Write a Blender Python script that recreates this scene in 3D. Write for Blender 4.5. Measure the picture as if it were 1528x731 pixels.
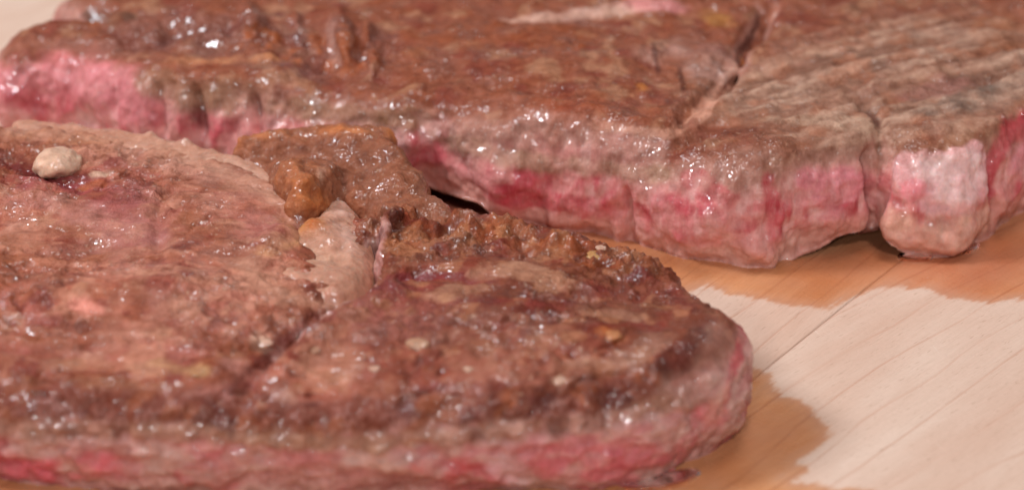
import bpy, math, random
import numpy as np
from mathutils import Vector, Matrix
from mathutils.bvhtree import BVHTree

random.seed(7)
RNG = np.random.RandomState(11)
scene = bpy.context.scene
for o in list(bpy.data.objects):
    bpy.data.objects.remove(o)

# ------------------------------------------------------------------ camera
PITCH = math.radians(28.0)
DIST = 0.50
LENS, SENSOR = 85.0, 36.0
W, H = 1528.0, 731.0
CAM = np.array([0.0, -DIST * math.cos(PITCH), DIST * math.sin(PITCH)])
FWD = np.array([0.0, math.cos(PITCH), -math.sin(PITCH)])
UP = np.array([0.0, math.sin(PITCH), math.cos(PITCH)])
RIGHT = np.array([1.0, 0.0, 0.0])
PX = SENSOR / LENS / W            # image-plane size of one photo pixel at unit depth

cam_data = bpy.data.cameras.new("camera")
cam_data.lens = LENS
cam_data.sensor_width = SENSOR
cam_data.clip_start = 0.01
cam_data.clip_end = 20.0
cam = bpy.data.objects.new("camera", cam_data)
scene.collection.objects.link(cam)
cam.location = CAM
cam.rotation_euler = (math.pi / 2 - PITCH, 0, 0)
scene.camera = cam
cam_data.dof.use_dof = True
cam_data.dof.focus_distance = 0.470
cam_data.dof.aperture_fstop = 11.0
cam_data.dof.aperture_blades = 0

# ------------------------------------------------------------------ light
world = bpy.data.worlds.new("World")
scene.world = world
world.use_nodes = True
bg = world.node_tree.nodes["Background"]
bg.inputs[0].default_value = (0.88, 0.94, 1.0, 1)
bg.inputs[1].default_value = 0.19


def area_light(name, loc, target, size, size_y, power, color):
    d = bpy.data.lights.new(name, 'AREA')
    d.shape = 'RECTANGLE'
    d.size, d.size_y = size, size_y
    d.energy = power
    d.color = color
    o = bpy.data.objects.new(name, d)
    scene.collection.objects.link(o)
    o.location = loc
    v = Vector(target) - Vector(loc)
    o.rotation_euler = v.to_track_quat('-Z', 'Y').to_euler()
    return o


area_light("overhead_softbox", (0.12, 0.10, 0.85), (0.02, 0.06, 0), 0.30, 0.22, 3.2, (0.96, 0.98, 1.0))
area_light("window_light", (-0.74, 0.06, 0.78), (0, 0.05, 0), 0.20, 0.28, 12.5, (0.84, 0.92, 1.0))
area_light("front_lamp", (0.20, -0.70, 0.92), (0.05, 0.05, 0), 0.13, 0.10, 4.5, (0.95, 0.97, 1.0))

area_light("added_glint_light", (-0.20, -0.90, 0.48), (0.0, 0.0, 0), 0.10, 0.08, 3.6, (0.92, 0.96, 1.0))  # unseen light, added to put more glints on the near meat sides

scene.view_settings.view_transform = 'Standard'
scene.view_settings.look = 'None'
scene.view_settings.exposure = -0.28
scene.view_settings.gamma = 1.0
scene.render.engine = 'CYCLES'

# ------------------------------------------------------------------ helpers: pixels, noise, colours


def ray_dir(px, py):
    return FWD + RIGHT * ((px - W / 2) * PX) + UP * ((H / 2 - py) * PX)


def at(px, py, z=0.0):
    """point of the photograph carried down on to the level plane at height z (metres)"""
    d = ray_dir(px, py)
    return CAM + d * ((z - CAM[2]) / d[2])


def lin(r, g, b):
    c = np.array([r, g, b], float) / 255.0
    return np.where(c <= 0.04045, c / 12.92, ((c + 0.055) / 1.055) ** 2.4)


NT = 32
TABLE = RNG.uniform(-1, 1, (NT, NT, NT)).astype(np.float32)
JIT = RNG.uniform(0.05, 0.95, (NT, NT, NT, 3)).astype(np.float32)


def vnoise(P):
    P = np.asarray(P, np.float32)
    I = np.floor(P).astype(np.int32)
    F = P - I
    F = F * F * F * (F * (F * 6 - 15) + 10)
    i0 = I & (NT - 1)
    i1 = (I + 1) & (NT - 1)
    x0, y0, z0 = i0[:, 0], i0[:, 1], i0[:, 2]
    x1, y1, z1 = i1[:, 0], i1[:, 1], i1[:, 2]
    fx, fy, fz = F[:, 0], F[:, 1], F[:, 2]
    a = TABLE[x0, y0, z0] * (1 - fx) + TABLE[x1, y0, z0] * fx
    b = TABLE[x0, y1, z0] * (1 - fx) + TABLE[x1, y1, z0] * fx
    c = TABLE[x0, y0, z1] * (1 - fx) + TABLE[x1, y0, z1] * fx
    d = TABLE[x0, y1, z1] * (1 - fx) + TABLE[x1, y1, z1] * fx
    return (a * (1 - fy) + b * fy) * (1 - fz) + (c * (1 - fy) + d * fy) * fz


ROT = np.array([[0.36, 0.48, -0.8], [-0.8, 0.6, 0.0], [0.48, 0.64, 0.6]], np.float32)


def fbm(P, size, octaves=4, gain=0.5, off=0.0):
    """size: feature size in metres"""
    Q = (np.asarray(P, np.float32) / size + off) @ ROT.T
    out = np.zeros(len(Q), np.float32)
    amp, tot = 1.0, 0.0
    for k in range(octaves):
        out += amp * vnoise(Q)
        tot += amp
        amp *= gain
        Q = (Q * 2.03 + 7.7) @ ROT.T
    return out / tot * 1.6


def worley(P, size, off=0.0):
    Q = (np.asarray(P, np.float32) / size + off) @ ROT.T
    I = np.floor(Q).astype(np.int32)
    best = np.full(len(Q), 9.0, np.float32)
    for dx in (-1, 0, 1):
        for dy in (-1, 0, 1):
            for dz in (-1, 0, 1):
                C = I + np.array([dx, dy, dz], np.int32)
                J = JIT[C[:, 0] & 31, C[:, 1] & 31, C[:, 2] & 31]
                d = ((C + J - Q) ** 2).sum(1)
                np.minimum(best, d, out=best)
    return np.sqrt(best)


def sstep(a, b, x):
    t = np.clip((x - a) / (b - a), 0, 1)
    return t * t * (3 - 2 * t)


def smooth_poly(pts, n=8, closed=True):
    """Catmull-Rom through the points"""
    pts = np.asarray(pts, float)
    m = len(pts)
    out = []
    rng = range(m) if closed else range(m - 1)
    for i in rng:
        if closed:
            p0, p1, p2, p3 = pts[i - 1], pts[i], pts[(i + 1) % m], pts[(i + 2) % m]
        else:
            p0, p1, p2, p3 = pts[max(i - 1, 0)], pts[i], pts[i + 1], pts[min(i + 2, m - 1)]
        for k in range(n):
            t = k / n
            out.append(0.5 * ((2 * p1) + (-p0 + p2) * t + (2 * p0 - 5 * p1 + 4 * p2 - p3) * t * t
                              + (-p0 + 3 * p1 - 3 * p2 + p3) * t ** 3))
    if not closed:
        out.append(pts[-1])
    return np.array(out)


def poly_sdf(XY, poly):
    """signed distance, positive inside"""
    best = np.full(len(XY), 1e9)
    inside = np.zeros(len(XY), bool)
    x, y = XY[:, 0], XY[:, 1]
    m = len(poly)
    for i in range(m):
        a, b = poly[i], poly[(i + 1) % m]
        e = b - a
        L2 = e @ e
        if L2 < 1e-16:
            continue
        t = np.clip(((x - a[0]) * e[0] + (y - a[1]) * e[1]) / L2, 0, 1)
        d = (x - a[0] - t * e[0]) ** 2 + (y - a[1] - t * e[1]) ** 2
        np.minimum(best, d, out=best)
        c = (a[1] > y) != (b[1] > y)
        if c.any():
            xi = a[0] + (y - a[1]) / (b[1] - a[1] + 1e-18) * e[0]
            inside ^= c & (x < xi)
    d = np.sqrt(best)
    return np.where(inside, d, -d)


def px_outline(pts, zdef=0.0, n=6):
    return smooth_poly([at(p[0], p[1], p[2] if len(p) > 2 else zdef)[:2] for p in pts], n)


# ------------------------------------------------------------------ helpers: objects


def link(name, data, parent=None):
    o = bpy.data.objects.new(name, data)
    scene.collection.objects.link(o)
    if parent is not None:
        o.parent = parent
    return o


def tag(o, label, cat=None, group=None, kind=None):
    if label: o["label"] = label
    if cat: o["category"] = cat
    if group: o["group"] = group
    if kind: o["kind"] = kind
    return o


def make_mesh(name, V, F, mat, attrs=None, smooth=True):
    """F: (n,3) or (n,4) integer array"""
    me = bpy.data.meshes.new(name)
    F = np.asarray(F, np.int32)
    k = F.shape[1]
    me.vertices.add(len(V))
    me.vertices.foreach_set("co", np.asarray(V, np.float32).ravel())
    me.loops.add(F.size)
    me.loops.foreach_set("vertex_index", F.ravel())
    me.polygons.add(len(F))
    me.polygons.foreach_set("loop_start", np.arange(0, F.size, k, dtype=np.int32))
    me.update(calc_edges=True)
    if smooth:
        me.polygons.foreach_set("use_smooth", np.ones(len(F), bool))
    for nm, arr in (attrs or {}).items():
        arr = np.asarray(arr, np.float32)
        if arr.ndim == 2:
            a = me.attributes.new(nm, 'FLOAT_COLOR', 'POINT')
            a.data.foreach_set("color", np.hstack([arr, np.ones((len(arr), 1), np.float32)]).astype(np.float32).ravel())
        else:
            a = me.attributes.new(nm, 'FLOAT', 'POINT')
            a.data.foreach_set("value", arr.ravel())
    me.materials.append(mat)
    me.validate()
    return me


def mesh_arrays(me):
    V = np.empty(len(me.vertices) * 3, np.float32)
    me.vertices.foreach_get("co", V)
    n = len(me.polygons)
    L = np.empty(len(me.loops), np.int32)
    me.loops.foreach_get("vertex_index", L)
    return V.reshape(-1, 3), L.reshape(n, -1)


def vert_normals(V, F):
    if F.shape[1] == 4:
        fn = np.cross(V[F[:, 2]] - V[F[:, 0]], V[F[:, 3]] - V[F[:, 1]])
    else:
        fn = np.cross(V[F[:, 1]] - V[F[:, 0]], V[F[:, 2]] - V[F[:, 0]])
    N = np.zeros_like(V)
    for k in range(F.shape[1]):
        for c in range(3):
            N[:, c] += np.bincount(F[:, k], fn[:, c], len(V))
    return N / (np.linalg.norm(N, axis=1, keepdims=True) + 1e-12)


def smooth_field(F, n, val, it):
    """average a per-vertex array over quad neighbours"""
    val = np.asarray(val, np.float64)
    e = np.vstack([F[:, [k, (k + 1) % F.shape[1]]] for k in range(F.shape[1])])
    a = np.concatenate([e[:, 0], e[:, 1]])
    b = np.concatenate([e[:, 1], e[:, 0]])
    cnt = np.bincount(a, minlength=n) + 1e-9
    for _ in range(it):
        if val.ndim == 1:
            val = 0.5 * val + 0.5 * np.bincount(a, val[b], n) / cnt
        else:
            val = np.stack([0.5 * val[:, c] + 0.5 * np.bincount(a, val[b, c], n) / cnt for c in range(val.shape[1])], 1)
    return val


# ------------------------------------------------------------------ helpers: slabs of meat


def h_stroke(X, Y, pts, rx, ry, z):
    """weight 0..1 of an ellipse brush (photo pixels) dragged along pts over the level plane z"""
    P = np.array(pts, float)
    if len(P) > 1:
        S = smooth_poly(P, 10, closed=False)
    else:
        S = P
    w = np.zeros(X.shape)
    for s in S:
        c = at(s[0], s[1], z)
        depth = (c - CAM) @ FWD
        k = PX * depth
        a = rx * k
        b = ry * k / math.sin(PITCH)
        q = ((X - c[0]) / a) ** 2 + ((Y - c[1]) / b) ** 2
        np.maximum(w, np.exp(-q), out=w)
    return w


def slab(outline, height, R, strokes, voxel, zref, low=0.0, grid=0.0007, lift=()):
    """A cut of meat lying on the board: outline (world XY), thickness, rounded rim R.
    strokes: (points, rx, ry, dz). Returns vertices, quads, rim field, smooth normals."""
    mn = outline.min(0) - 0.006
    mx = outline.max(0) + 0.006
    nx = int((mx[0] - mn[0]) / grid) + 2
    ny = int((mx[1] - mn[1]) / grid) + 2
    gx = np.linspace(mn[0], mx[0], nx)
    gy = np.linspace(mn[1], mx[1], ny)
    X, Y = np.meshgrid(gx, gy)
    XY = np.stack([X.ravel(), Y.ravel()], 1)
    sd = poly_sdf(XY, outline).reshape(ny, nx)
    hh = np.full(X.shape, height)
    if low:
        hh += low * fbm(np.stack([X.ravel(), Y.ravel(), 0 * X.ravel()], 1), 0.022, 3, off=3.1).reshape(X.shape)
    for pts, rx, ry, dz in strokes:
        hh += dz * 0.001 * h_stroke(X, Y, pts, rx, ry, zref)
    hh = np.maximum(hh, 0.003)
    t = np.clip(sd / R, 0, 1)
    Z = hh * np.sin(t * math.pi / 2) ** 0.9
    Z = np.where(sd <= 0, np.maximum(sd, -0.004) * 1.0, Z)
    # closed block for the remesher
    top = np.stack([X, Y, Z], 2).reshape(-1, 3)
    bot = top.copy()
    bot[:, 2] = -0.008
    V = np.vstack([top, bot])
    idx = np.arange(nx * ny).reshape(ny, nx)
    a, b, c, d = idx[:-1, :-1].ravel(), idx[:-1, 1:].ravel(), idx[1:, 1:].ravel(), idx[1:, :-1].ravel()
    n = nx * ny
    faces = [np.stack([a, b, c, d], 1), np.stack([d + n, c + n, b + n, a + n], 1)]
    for line in (idx[0, :], idx[:, -1], idx[-1, ::-1], idx[::-1, 0]):
        p, q = line[:-1], line[1:]
        faces.append(np.stack([p, p + n, q + n, q], 1))
    me = bpy.data.meshes.new("tmp")
    F = np.vstack(faces).astype(np.int32)
    me.vertices.add(len(V)); me.vertices.foreach_set("co", V.astype(np.float32).ravel())
    me.loops.add(F.size); me.loops.foreach_set("vertex_index", F.ravel())
    me.polygons.add(len(F)); me.polygons.foreach_set("loop_start", np.arange(0, F.size, 4, dtype=np.int32))
    me.update(calc_edges=True)
    ob = bpy.data.objects.new("tmp", me)
    scene.collection.objects.link(ob)
    md = ob.modifiers.new("r", 'REMESH')
    md.mode = 'VOXEL'
    md.voxel_size = voxel
    dg = bpy.context.evaluated_depsgraph_get()
    ev = ob.evaluated_get(dg)
    m2 = ev.to_mesh()
    V, F = mesh_arrays(m2)
    V = V.copy().astype(np.float64); F = F.copy()
    ev.to_mesh_clear()
    bpy.data.objects.remove(ob)
    bpy.data.meshes.remove(me)
    # keep what stands above the board
    keepv = V[:, 2] > -0.0012
    keepf = keepv[F].all(1)
    F = F[keepf]
    used = np.zeros(len(V), bool); used[F.ravel()] = True
    remap = np.cumsum(used) - 1
    V = V[used]; F = remap[F]
    V = smooth_field(F, len(V), V, 3)
    # swing the ramped rim out to a bulging wall
    gyd, gxd = np.gradient(sd, gy[1] - gy[0], gx[1] - gx[0])

    def samp(A):
        u = np.clip((V[:, 0] - mn[0]) / (mx[0] - mn[0]) * (nx - 1), 0, nx - 1.001)
        v = np.clip((V[:, 1] - mn[1]) / (mx[1] - mn[1]) * (ny - 1), 0, ny - 1.001)
        i, j = u.astype(int), v.astype(int)
        fu, fv = u - i, v - j
        return (A[j, i] * (1 - fu) * (1 - fv) + A[j, i + 1] * fu * (1 - fv) + A[j + 1, i] * (1 - fu) * fv + A[j + 1, i + 1] * fu * fv)

    d = samp(sd); hv = samp(hh)
    gxv, gyv = samp(gxd), samp(gyd)
    gl = np.sqrt(gxv ** 2 + gyv ** 2) + 1e-9
    gxv /= np.maximum(gl, 0.3); gyv /= np.maximum(gl, 0.3)
    tt = np.clip(d / R, 0, 1)
    w = np.clip(V[:, 2] / hv, 0, 1)
    s = np.clip((w - 0.42) / 0.58, -1, 1)
    des = R * (1 - np.sqrt(np.clip(1 - s * s, 0, 1)))
    shift = np.where(tt < 1, (tt * R - des), 0)
    V[:, 0] -= gxv * shift
    V[:, 1] -= gyv * shift
    rim = 1 - sstep(0.55, 1.0, w) * sstep(0.3, 1.0, tt)
    for pts, rx, ry, dz in lift:
        wt = h_stroke(V[:, 0], V[:, 1], pts, rx, ry, 0.0) * dz * 0.001
        V[:, 2] = wt + V[:, 2] * (1 - wt / hv)
    N = vert_normals(V, F)
    N = smooth_field(F, len(V), N, 10)
    N /= np.linalg.norm(N, axis=1, keepdims=True) + 1e-12
    return V, F, dict(d=d, w=w, rim=rim, N=N, h=hv)


class Painter:
    """surface-space brush: strokes start where the photo shows them and spread over the surface itself"""

    def __init__(self, V, F, N):
        self.V, self.N = V, N
        self.bvh = BVHTree.FromPolygons(V.tolist(), F.tolist())
        self.order = np.argsort(V[:, 0])
        self.xs = V[self.order, 0]

    def hit(self, px, py):
        d = Vector(ray_dir(px, py)).normalized()
        loc, n, i, dist = self.bvh.ray_cast(Vector(CAM), d)
        if loc is None:
            return None
        return np.array(loc), i, dist

    def weight(self, pts, rx, ry, ang=0.0, rz=None):
        P = np.array([p[:2] for p in pts], float)
        if len(P) > 1:
            L = np.linalg.norm(np.diff(P, axis=0), axis=1).sum()
            S = smooth_poly(P, 12, closed=False)
            step = max(1, int(len(S) / max(2, L / (0.5 * min(rx, ry)))))
            S = S[::step]
        else:
            S = P
        out = np.zeros(len(self.V))
        ca, sa = math.cos(ang), math.sin(ang)
        for s in S:
            h = self.hit(s[0], s[1])
            if h is None:
                continue
            c, fi, dist = h
            k = PX * ((c - CAM) @ FWD)
            lo = np.searchsorted(self.xs, c[0] - 2.6 * max(rx, ry / 0.45) * k)
            hi = np.searchsorted(self.xs, c[0] + 2.6 * max(rx, ry / 0.45) * k)
            ids = self.order[lo:hi]
            if not len(ids):
                continue
            D = self.V[ids] - c
            near = np.argmin((D * D).sum(1))
            n = self.N[ids[near]]
            t1 = RIGHT - n * (RIGHT @ n); t1 /= np.linalg.norm(t1) + 1e-9
            t2 = np.cross(n, t1)
            if t2 @ UP < 0: t2 = -t2
            f = max(abs(t2 @ UP), 0.3)
            u = (D @ t1) / k
            v = (D @ t2) * f / k
            u, v = u * ca + v * sa, -u * sa + v * ca
            q = (u / rx) ** 2 + (v / ry) ** 2 + ((D @ n) / (max(rx, ry) * k * 1.3)) ** 2
            out[ids] = np.maximum(out[ids], np.exp(-q))
        return out


def mixc(C, col, w):
    C += (col[None, :] - C) * np.clip(w, 0, 1)[:, None]


# ------------------------------------------------------------------ materials


class Nodes:
    def __init__(self, mat):
        self.t = mat.node_tree
        self.n = self.t.nodes
        self.n.clear()

    def new(self, typ, **kw):
        nd = self.n.new(typ)
        for k, v in kw.items():
            if isinstance(k, str) and k.startswith('i_'):
                nd.inputs[k[2:].replace('_', ' ')].default_value = v
            else:
                setattr(nd, k, v)
        return nd

    def link(self, a, b):
        self.t.links.new(a, b)

    def val(self, x, sock):
        if isinstance(x, (int, float)):
            sock.default_value = x
        else:
            self.link(x, sock)

    def math(self, op, a, b=None, c=None, clamp=False):
        nd = self.n.new('ShaderNodeMath'); nd.operation = op; nd.use_clamp = clamp
        self.val(a, nd.inputs[0])
        if b is not None: self.val(b, nd.inputs[1])
        if c is not None: self.val(c, nd.inputs[2])
        return nd.outputs[0]

    def maprange(self, x, a, b, c, d, smooth=False):
        nd = self.n.new('ShaderNodeMapRange')
        if smooth: nd.interpolation_type = 'SMOOTHSTEP'
        self.link(x, nd.inputs[0])
        for i, v in enumerate((a, b, c, d)):
            self.val(v, nd.inputs[1 + i])
        return nd.outputs[0]

    def mix(self, fac, a, b, blend='MIX'):
        nd = self.n.new('ShaderNodeMix'); nd.data_type = 'RGBA'; nd.blend_type = blend
        nd.clamp_factor = True
        self.val(fac, nd.inputs[0])
        for x, s in ((a, nd.inputs[6]), (b, nd.inputs[7])):
            if isinstance(x, (tuple, list, np.ndarray)):
                s.default_value = (x[0], x[1], x[2], 1)
            else:
                self.link(x, s)
        return nd.outputs[2]

    def noise(self, vec, scale, detail=3, rough=0.55, dist=0.0):
        nd = self.n.new('ShaderNodeTexNoise')
        nd.inputs['Scale'].default_value = scale
        nd.inputs['Detail'].default_value = detail
        nd.inputs['Roughness'].default_value = rough
        nd.inputs['Distortion'].default_value = dist
        self.link(vec, nd.inputs['Vector'])
        return nd.outputs['Fac']

    def voronoi(self, vec, scale, feature='F1', rnd=1.0):
        nd = self.n.new('ShaderNodeTexVoronoi'); nd.feature = feature
        nd.inputs['Scale'].default_value = scale
        nd.inputs['Randomness'].default_value = rnd
        self.link(vec, nd.inputs['Vector'])
        return nd.outputs['Distance']

    def attr(self, name):
        nd = self.n.new('ShaderNodeAttribute'); nd.attribute_name = name
        return nd

    def bump(self, height, dist, strength=1.0, normal=None):
        nd = self.n.new('ShaderNodeBump')
        nd.inputs['Distance'].default_value = dist
        self.val(strength, nd.inputs['Strength'])
        self.link(height, nd.inputs['Height'])
        if normal is not None: self.link(normal, nd.inputs['Normal'])
        return nd.outputs[0]


def new_mat(name):
    m = bpy.data.materials.new(name)
    m.use_nodes = True
    return m


def meat_material():
    m = new_mat("seared_meat")
    g = Nodes(m)
    pos = g.new('ShaderNodeTexCoord').outputs['Object']
    col = g.attr("Col").outputs['Color']
    wet = g.attr("wet").outputs['Fac']
    sss = g.attr("sss").outputs['Fac']
    crust = g.attr("crust").outputs['Fac']
    n_f = g.noise(pos, 1500, 3, 0.6)
    n_m = g.noise(pos, 420, 4, 0.6)
    n_b = g.noise(pos, 700, 3, 0.6, 0.6)
    # fine mottling of the browned surface
    c1 = g.mix(g.maprange(n_m, 0.3, 0.7, 0, 1), g.mix(1.0, col, (0.52, 0.40, 0.34), 'MULTIPLY'),
               g.mix(1.0, col, (1.28, 1.32, 1.34), 'MULTIPLY'))
    c1 = g.mix(g.math('MULTIPLY', crust, 0.85), g.mix(0.35, col, c1), c1)
    # rusty specks and pale fat specks
    sp = g.math('MULTIPLY', g.maprange(n_b, 0.56, 0.68, 0, 0.55), crust)
    c2 = g.mix(sp, c1, tuple(lin(122, 58, 26)))
    fl = g.maprange(g.noise(pos, 950, 2, 0.5), 0.66, 0.74, 0, 0.5)
    fl = g.math('MULTIPLY', fl, g.math('ADD', g.math('MULTIPLY', crust, 0.7), 0.25))
    c3 = g.mix(fl, c2, tuple(lin(196, 158, 130)))
    # fine muscle fibres on the cut faces
    mp = g.new('ShaderNodeMapping')
    mp.inputs['Scale'].default_value = (1.0, 1.0, 0.22)
    g.link(pos, mp.inputs['Vector'])
    fb = g.noise(mp.outputs[0], 1300, 4, 0.65, 0.4)
    inv = g.math('SUBTRACT', 1.0, g.math('MULTIPLY', crust, 2.2), clamp=True)
    c3 = g.mix(g.math('MULTIPLY', g.maprange(fb, 0.50, 0.66, 0, 0.34), inv), c3, g.mix(1.0, c3, (0.72, 0.50, 0.50), 'MULTIPLY'))
    c3 = g.mix(g.math('MULTIPLY', g.maprange(fb, 0.48, 0.34, 0, 0.26), inv), c3, tuple(lin(226, 178, 166)))
    # relief
    hgt = g.math('ADD', g.math('MULTIPLY', n_m, 1.0), g.math('MULTIPLY', n_f, 0.5))
    b1 = g.bump(hgt, 0.0013, g.math('ADD', g.math('MULTIPLY', crust, 0.72), 0.1))
    hg2 = g.math('ADD', g.noise(pos, 330, 2, 0.5), g.math('MULTIPLY', g.noise(pos, 900, 1, 0.5), 0.35))
    b2 = g.bump(hg2, 0.0034, g.math('ADD', g.math('MULTIPLY', crust, 0.75), 0.13))
    bs = g.new('ShaderNodeBsdfPrincipled')
    hs = g.new('ShaderNodeHueSaturation')
    hs.inputs['Saturation'].default_value = 1.0
    hs.inputs['Value'].default_value = 1.0
    g.link(c3, hs.inputs['Color'])
    g.link(hs.outputs[0], bs.inputs['Base Color'])
    g.val(g.maprange(n_m, 0.3, 0.7, 0.62, 0.40), bs.inputs['Roughness'])
    bs.inputs['Specular IOR Level'].default_value = 0.12
    g.link(g.math('ADD', sss, 0.08, clamp=True), bs.inputs['Subsurface Weight'])
    bs.inputs['Subsurface Radius'].default_value = (1.0, 0.35, 0.25)
    bs.inputs['Subsurface Scale'].default_value = 0.0016
    g.link(b1, bs.inputs['Normal'])
    wv = g.maprange(g.noise(pos, 160, 3, 0.6), 0.45, 0.60, 0.05, 1.0)
    g.link(g.math('MULTIPLY', wet, wv, clamp=True), bs.inputs['Coat Weight'])
    bs.inputs['Coat Roughness'].default_value = 0.045
    bs.inputs['Coat IOR'].default_value = 1.6
    g.link(b2, bs.inputs['Coat Normal'])
    out = g.new('ShaderNodeOutputMaterial')
    g.link(bs.outputs[0], out.inputs[0])
    return m


MEAT = meat_material()


def wood_material(name, skew):
    """maple; object space runs along the plank (x = grain). 'stain' = signed distance into the juice stain, in mm"""
    m = new_mat(name)
    g = Nodes(m)
    pos = g.new('ShaderNodeTexCoord').outputs['Object']
    sep = g.new('ShaderNodeSeparateXYZ')
    g.link(pos, sep.inputs[0])
    info = g.new('ShaderNodeObjectInfo')
    rnd = info.outputs['Random']

    def stretched(sx, sy):
        c = g.new('ShaderNodeCombineXYZ')
        g.val(g.math('MULTIPLY', sep.outputs[0], sx), c.inputs[0])
        g.val(g.math('MULTIPLY', g.math('ADD', sep.outputs[1], g.math('MULTIPLY', sep.outputs[0], skew)), sy), c.inputs[1])
        g.val(g.math('MULTIPLY', rnd, 40.0), c.inputs[2])
        return c.outputs[0]
    # growth lines
    warp = g.noise(stretched(9, 22), 1, 2, 0.5)
    warp2 = g.noise(stretched(60, 120), 1, 2, 0.5)
    vs = g.math('ADD', sep.outputs[1], g.math('MULTIPLY', sep.outputs[0], skew))
    v = g.math('ADD', g.math('MULTIPLY', vs, 105.0), g.math('ADD', g.math('MULTIPLY', warp, 3.2), g.math('MULTIPLY', warp2, 0.12)))
    fr = g.math('FRACT', v)
    line = g.math('MULTIPLY', g.maprange(fr, 0.0, 0.03, 0, 1, True), g.maprange(fr, 0.03, 0.10, 1, 0, True))
    lw = g.maprange(g.noise(stretched(25, 130), 1, 3, 0.6), 0.35, 0.68, 0.12, 1.0)
    line = g.math('MULTIPLY', line, lw, clamp=True)
    fib = g.noise(stretched(160, 2600), 1, 3, 0.6)
    broad = g.maprange(g.noise(stretched(14, 70), 1, 4, 0.6), 0.32, 0.68, 0, 1)
    pores = g.maprange(g.noise(stretched(420, 2400), 1, 2, 0.5), 0.64, 0.72, 0, 0.35)
    dry = g.mix(broad, tuple(lin(200, 160, 138)), tuple(lin(214, 182, 162)))
    dry = g.mix(g.maprange(fib, 0.35, 0.7, 0, 0.22), dry, tuple(lin(176, 142, 118)))
    dry = g.mix(g.math('MULTIPLY', line, 0.6), dry, tuple(lin(184, 130, 104)))
    dry = g.mix(pores, dry, tuple(lin(150, 112, 88)))
    scr = None
    for ang, sc, off in ((0.5, 38.0, 0.0), (-0.9, 31.0, 3.3), (2.1, 27.0, 7.7)):
        rm = g.new('ShaderNodeMapping')
        rm.inputs['Rotation'].default_value = (0, 0, ang)
        rm.inputs['Location'].default_value = (off, off, 0)
        g.link(pos, rm.inputs['Vector'])
        sx = g.new('ShaderNodeSeparateXYZ')
        g.link(rm.outputs[0], sx.inputs[0])
        wob = g.math('MULTIPLY', g.noise(rm.outputs[0], 30, 1), 0.12)
        f = g.math('ABSOLUTE', g.math('SUBTRACT', g.math('FRACT', g.math('ADD', g.math('MULTIPLY', sx.outputs[1], sc), wob)), 0.5))
        cut = g.math('MULTIPLY', g.maprange(f, 0.001, 0.004, 1, 0), g.maprange(g.noise(rm.outputs[0], 95, 1), 0.60, 0.70, 0, 0.28))
        scr = cut if scr is None else g.math('MAXIMUM', scr, cut)
    dry = g.mix(scr, dry, tuple(lin(236, 218, 204)))
    wetc = g.mix(broad, tuple(lin(184, 114, 68)), tuple(lin(208, 142, 94)))
    wetc = g.mix(g.maprange(fib, 0.35, 0.7, 0, 0.25), wetc, tuple(lin(160, 92, 52)))
    wetc = g.mix(g.math('MULTIPLY', line, 0.6), wetc, tuple(lin(146, 78, 42)))
    # juice has crept out along the grain
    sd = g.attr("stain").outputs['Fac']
    red = g.attr("red").outputs['Fac']  # juice reddening, plus the shade painted into the gap between the steaks
    j = g.noise(stretched(45, 420), 1, 4, 0.65)
    j2 = g.noise(pos, 900, 2, 0.6)
    edge = g.math('ADD', g.math('ADD', sd, g.math('MULTIPLY', g.math('SUBTRACT', j, 0.5), 6.5)),
                  g.math('MULTIPLY', g.math('SUBTRACT', j2, 0.5), 1.2))
    st = g.math('ADD', g.math('MULTIPLY', g.maprange(edge, -0.9, 1.0, 0, 1, True), 0.7), g.math('MULTIPLY', g.maprange(edge, -1.6, 5.0, 0, 1, True), 0.3))
    st = g.math('MULTIPLY', st, g.maprange(g.noise(pos, 70, 2), 0.3, 0.7, 0.84, 1.0))
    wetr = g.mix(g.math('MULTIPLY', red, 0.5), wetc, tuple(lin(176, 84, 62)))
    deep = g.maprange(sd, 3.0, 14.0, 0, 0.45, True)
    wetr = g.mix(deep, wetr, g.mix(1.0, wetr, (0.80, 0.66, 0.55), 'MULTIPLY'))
    rimw = g.math('MULTIPLY', g.maprange(edge, -0.2, 0.5, 0, 1), g.maprange(edge, 0.5, 2.2, 0.35, 0))
    wetr = g.mix(rimw, wetr, tuple(lin(160, 90, 46)))
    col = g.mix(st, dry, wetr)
    bs = g.new('ShaderNodeBsdfPrincipled')
    g.link(col, bs.inputs['Base Color'])
    g.val(g.maprange(st, 0, 1, 0.62, 0.24), bs.inputs['Roughness'])
    bs.inputs['Specular IOR Level'].default_value = 0.4
    hgt = g.math('ADD', g.math('MULTIPLY', fib, 1.0), g.math('MULTIPLY', line, -0.5))
    hgt = g.math('ADD', hgt, g.math('MULTIPLY', j2, 0.6))
    g.link(g.bump(hgt, 0.00022, 0.7), bs.inputs['Normal'])
    out = g.new('ShaderNodeOutputMaterial')
    g.link(bs.outputs[0], out.inputs[0])
    return m


MAPLES = [wood_material("maple", 0.0), wood_material("maple_slant", 0.14)]


def simple_mat(name, col, rough, trans=0.0, noise=None, coat=0.0):
    m = new_mat(name)
    g = Nodes(m)
    bs = g.new('ShaderNodeBsdfPrincipled')
    pos = g.new('ShaderNodeTexCoord').outputs['Object']
    n = g.noise(pos, noise or 300, 3)
    g.link(g.mix(n, tuple(np.array(col) * 0.85), tuple(np.minimum(np.array(col) * 1.15, 1))), bs.inputs['Base Color'])
    bs.inputs['Roughness'].default_value = rough
    bs.inputs['Transmission Weight'].default_value = trans
    bs.inputs['IOR'].default_value = 1.36
    bs.inputs['Coat Weight'].default_value = coat
    out = g.new('ShaderNodeOutputMaterial')
    g.link(bs.outputs[0], out.inputs[0])
    return m


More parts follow.
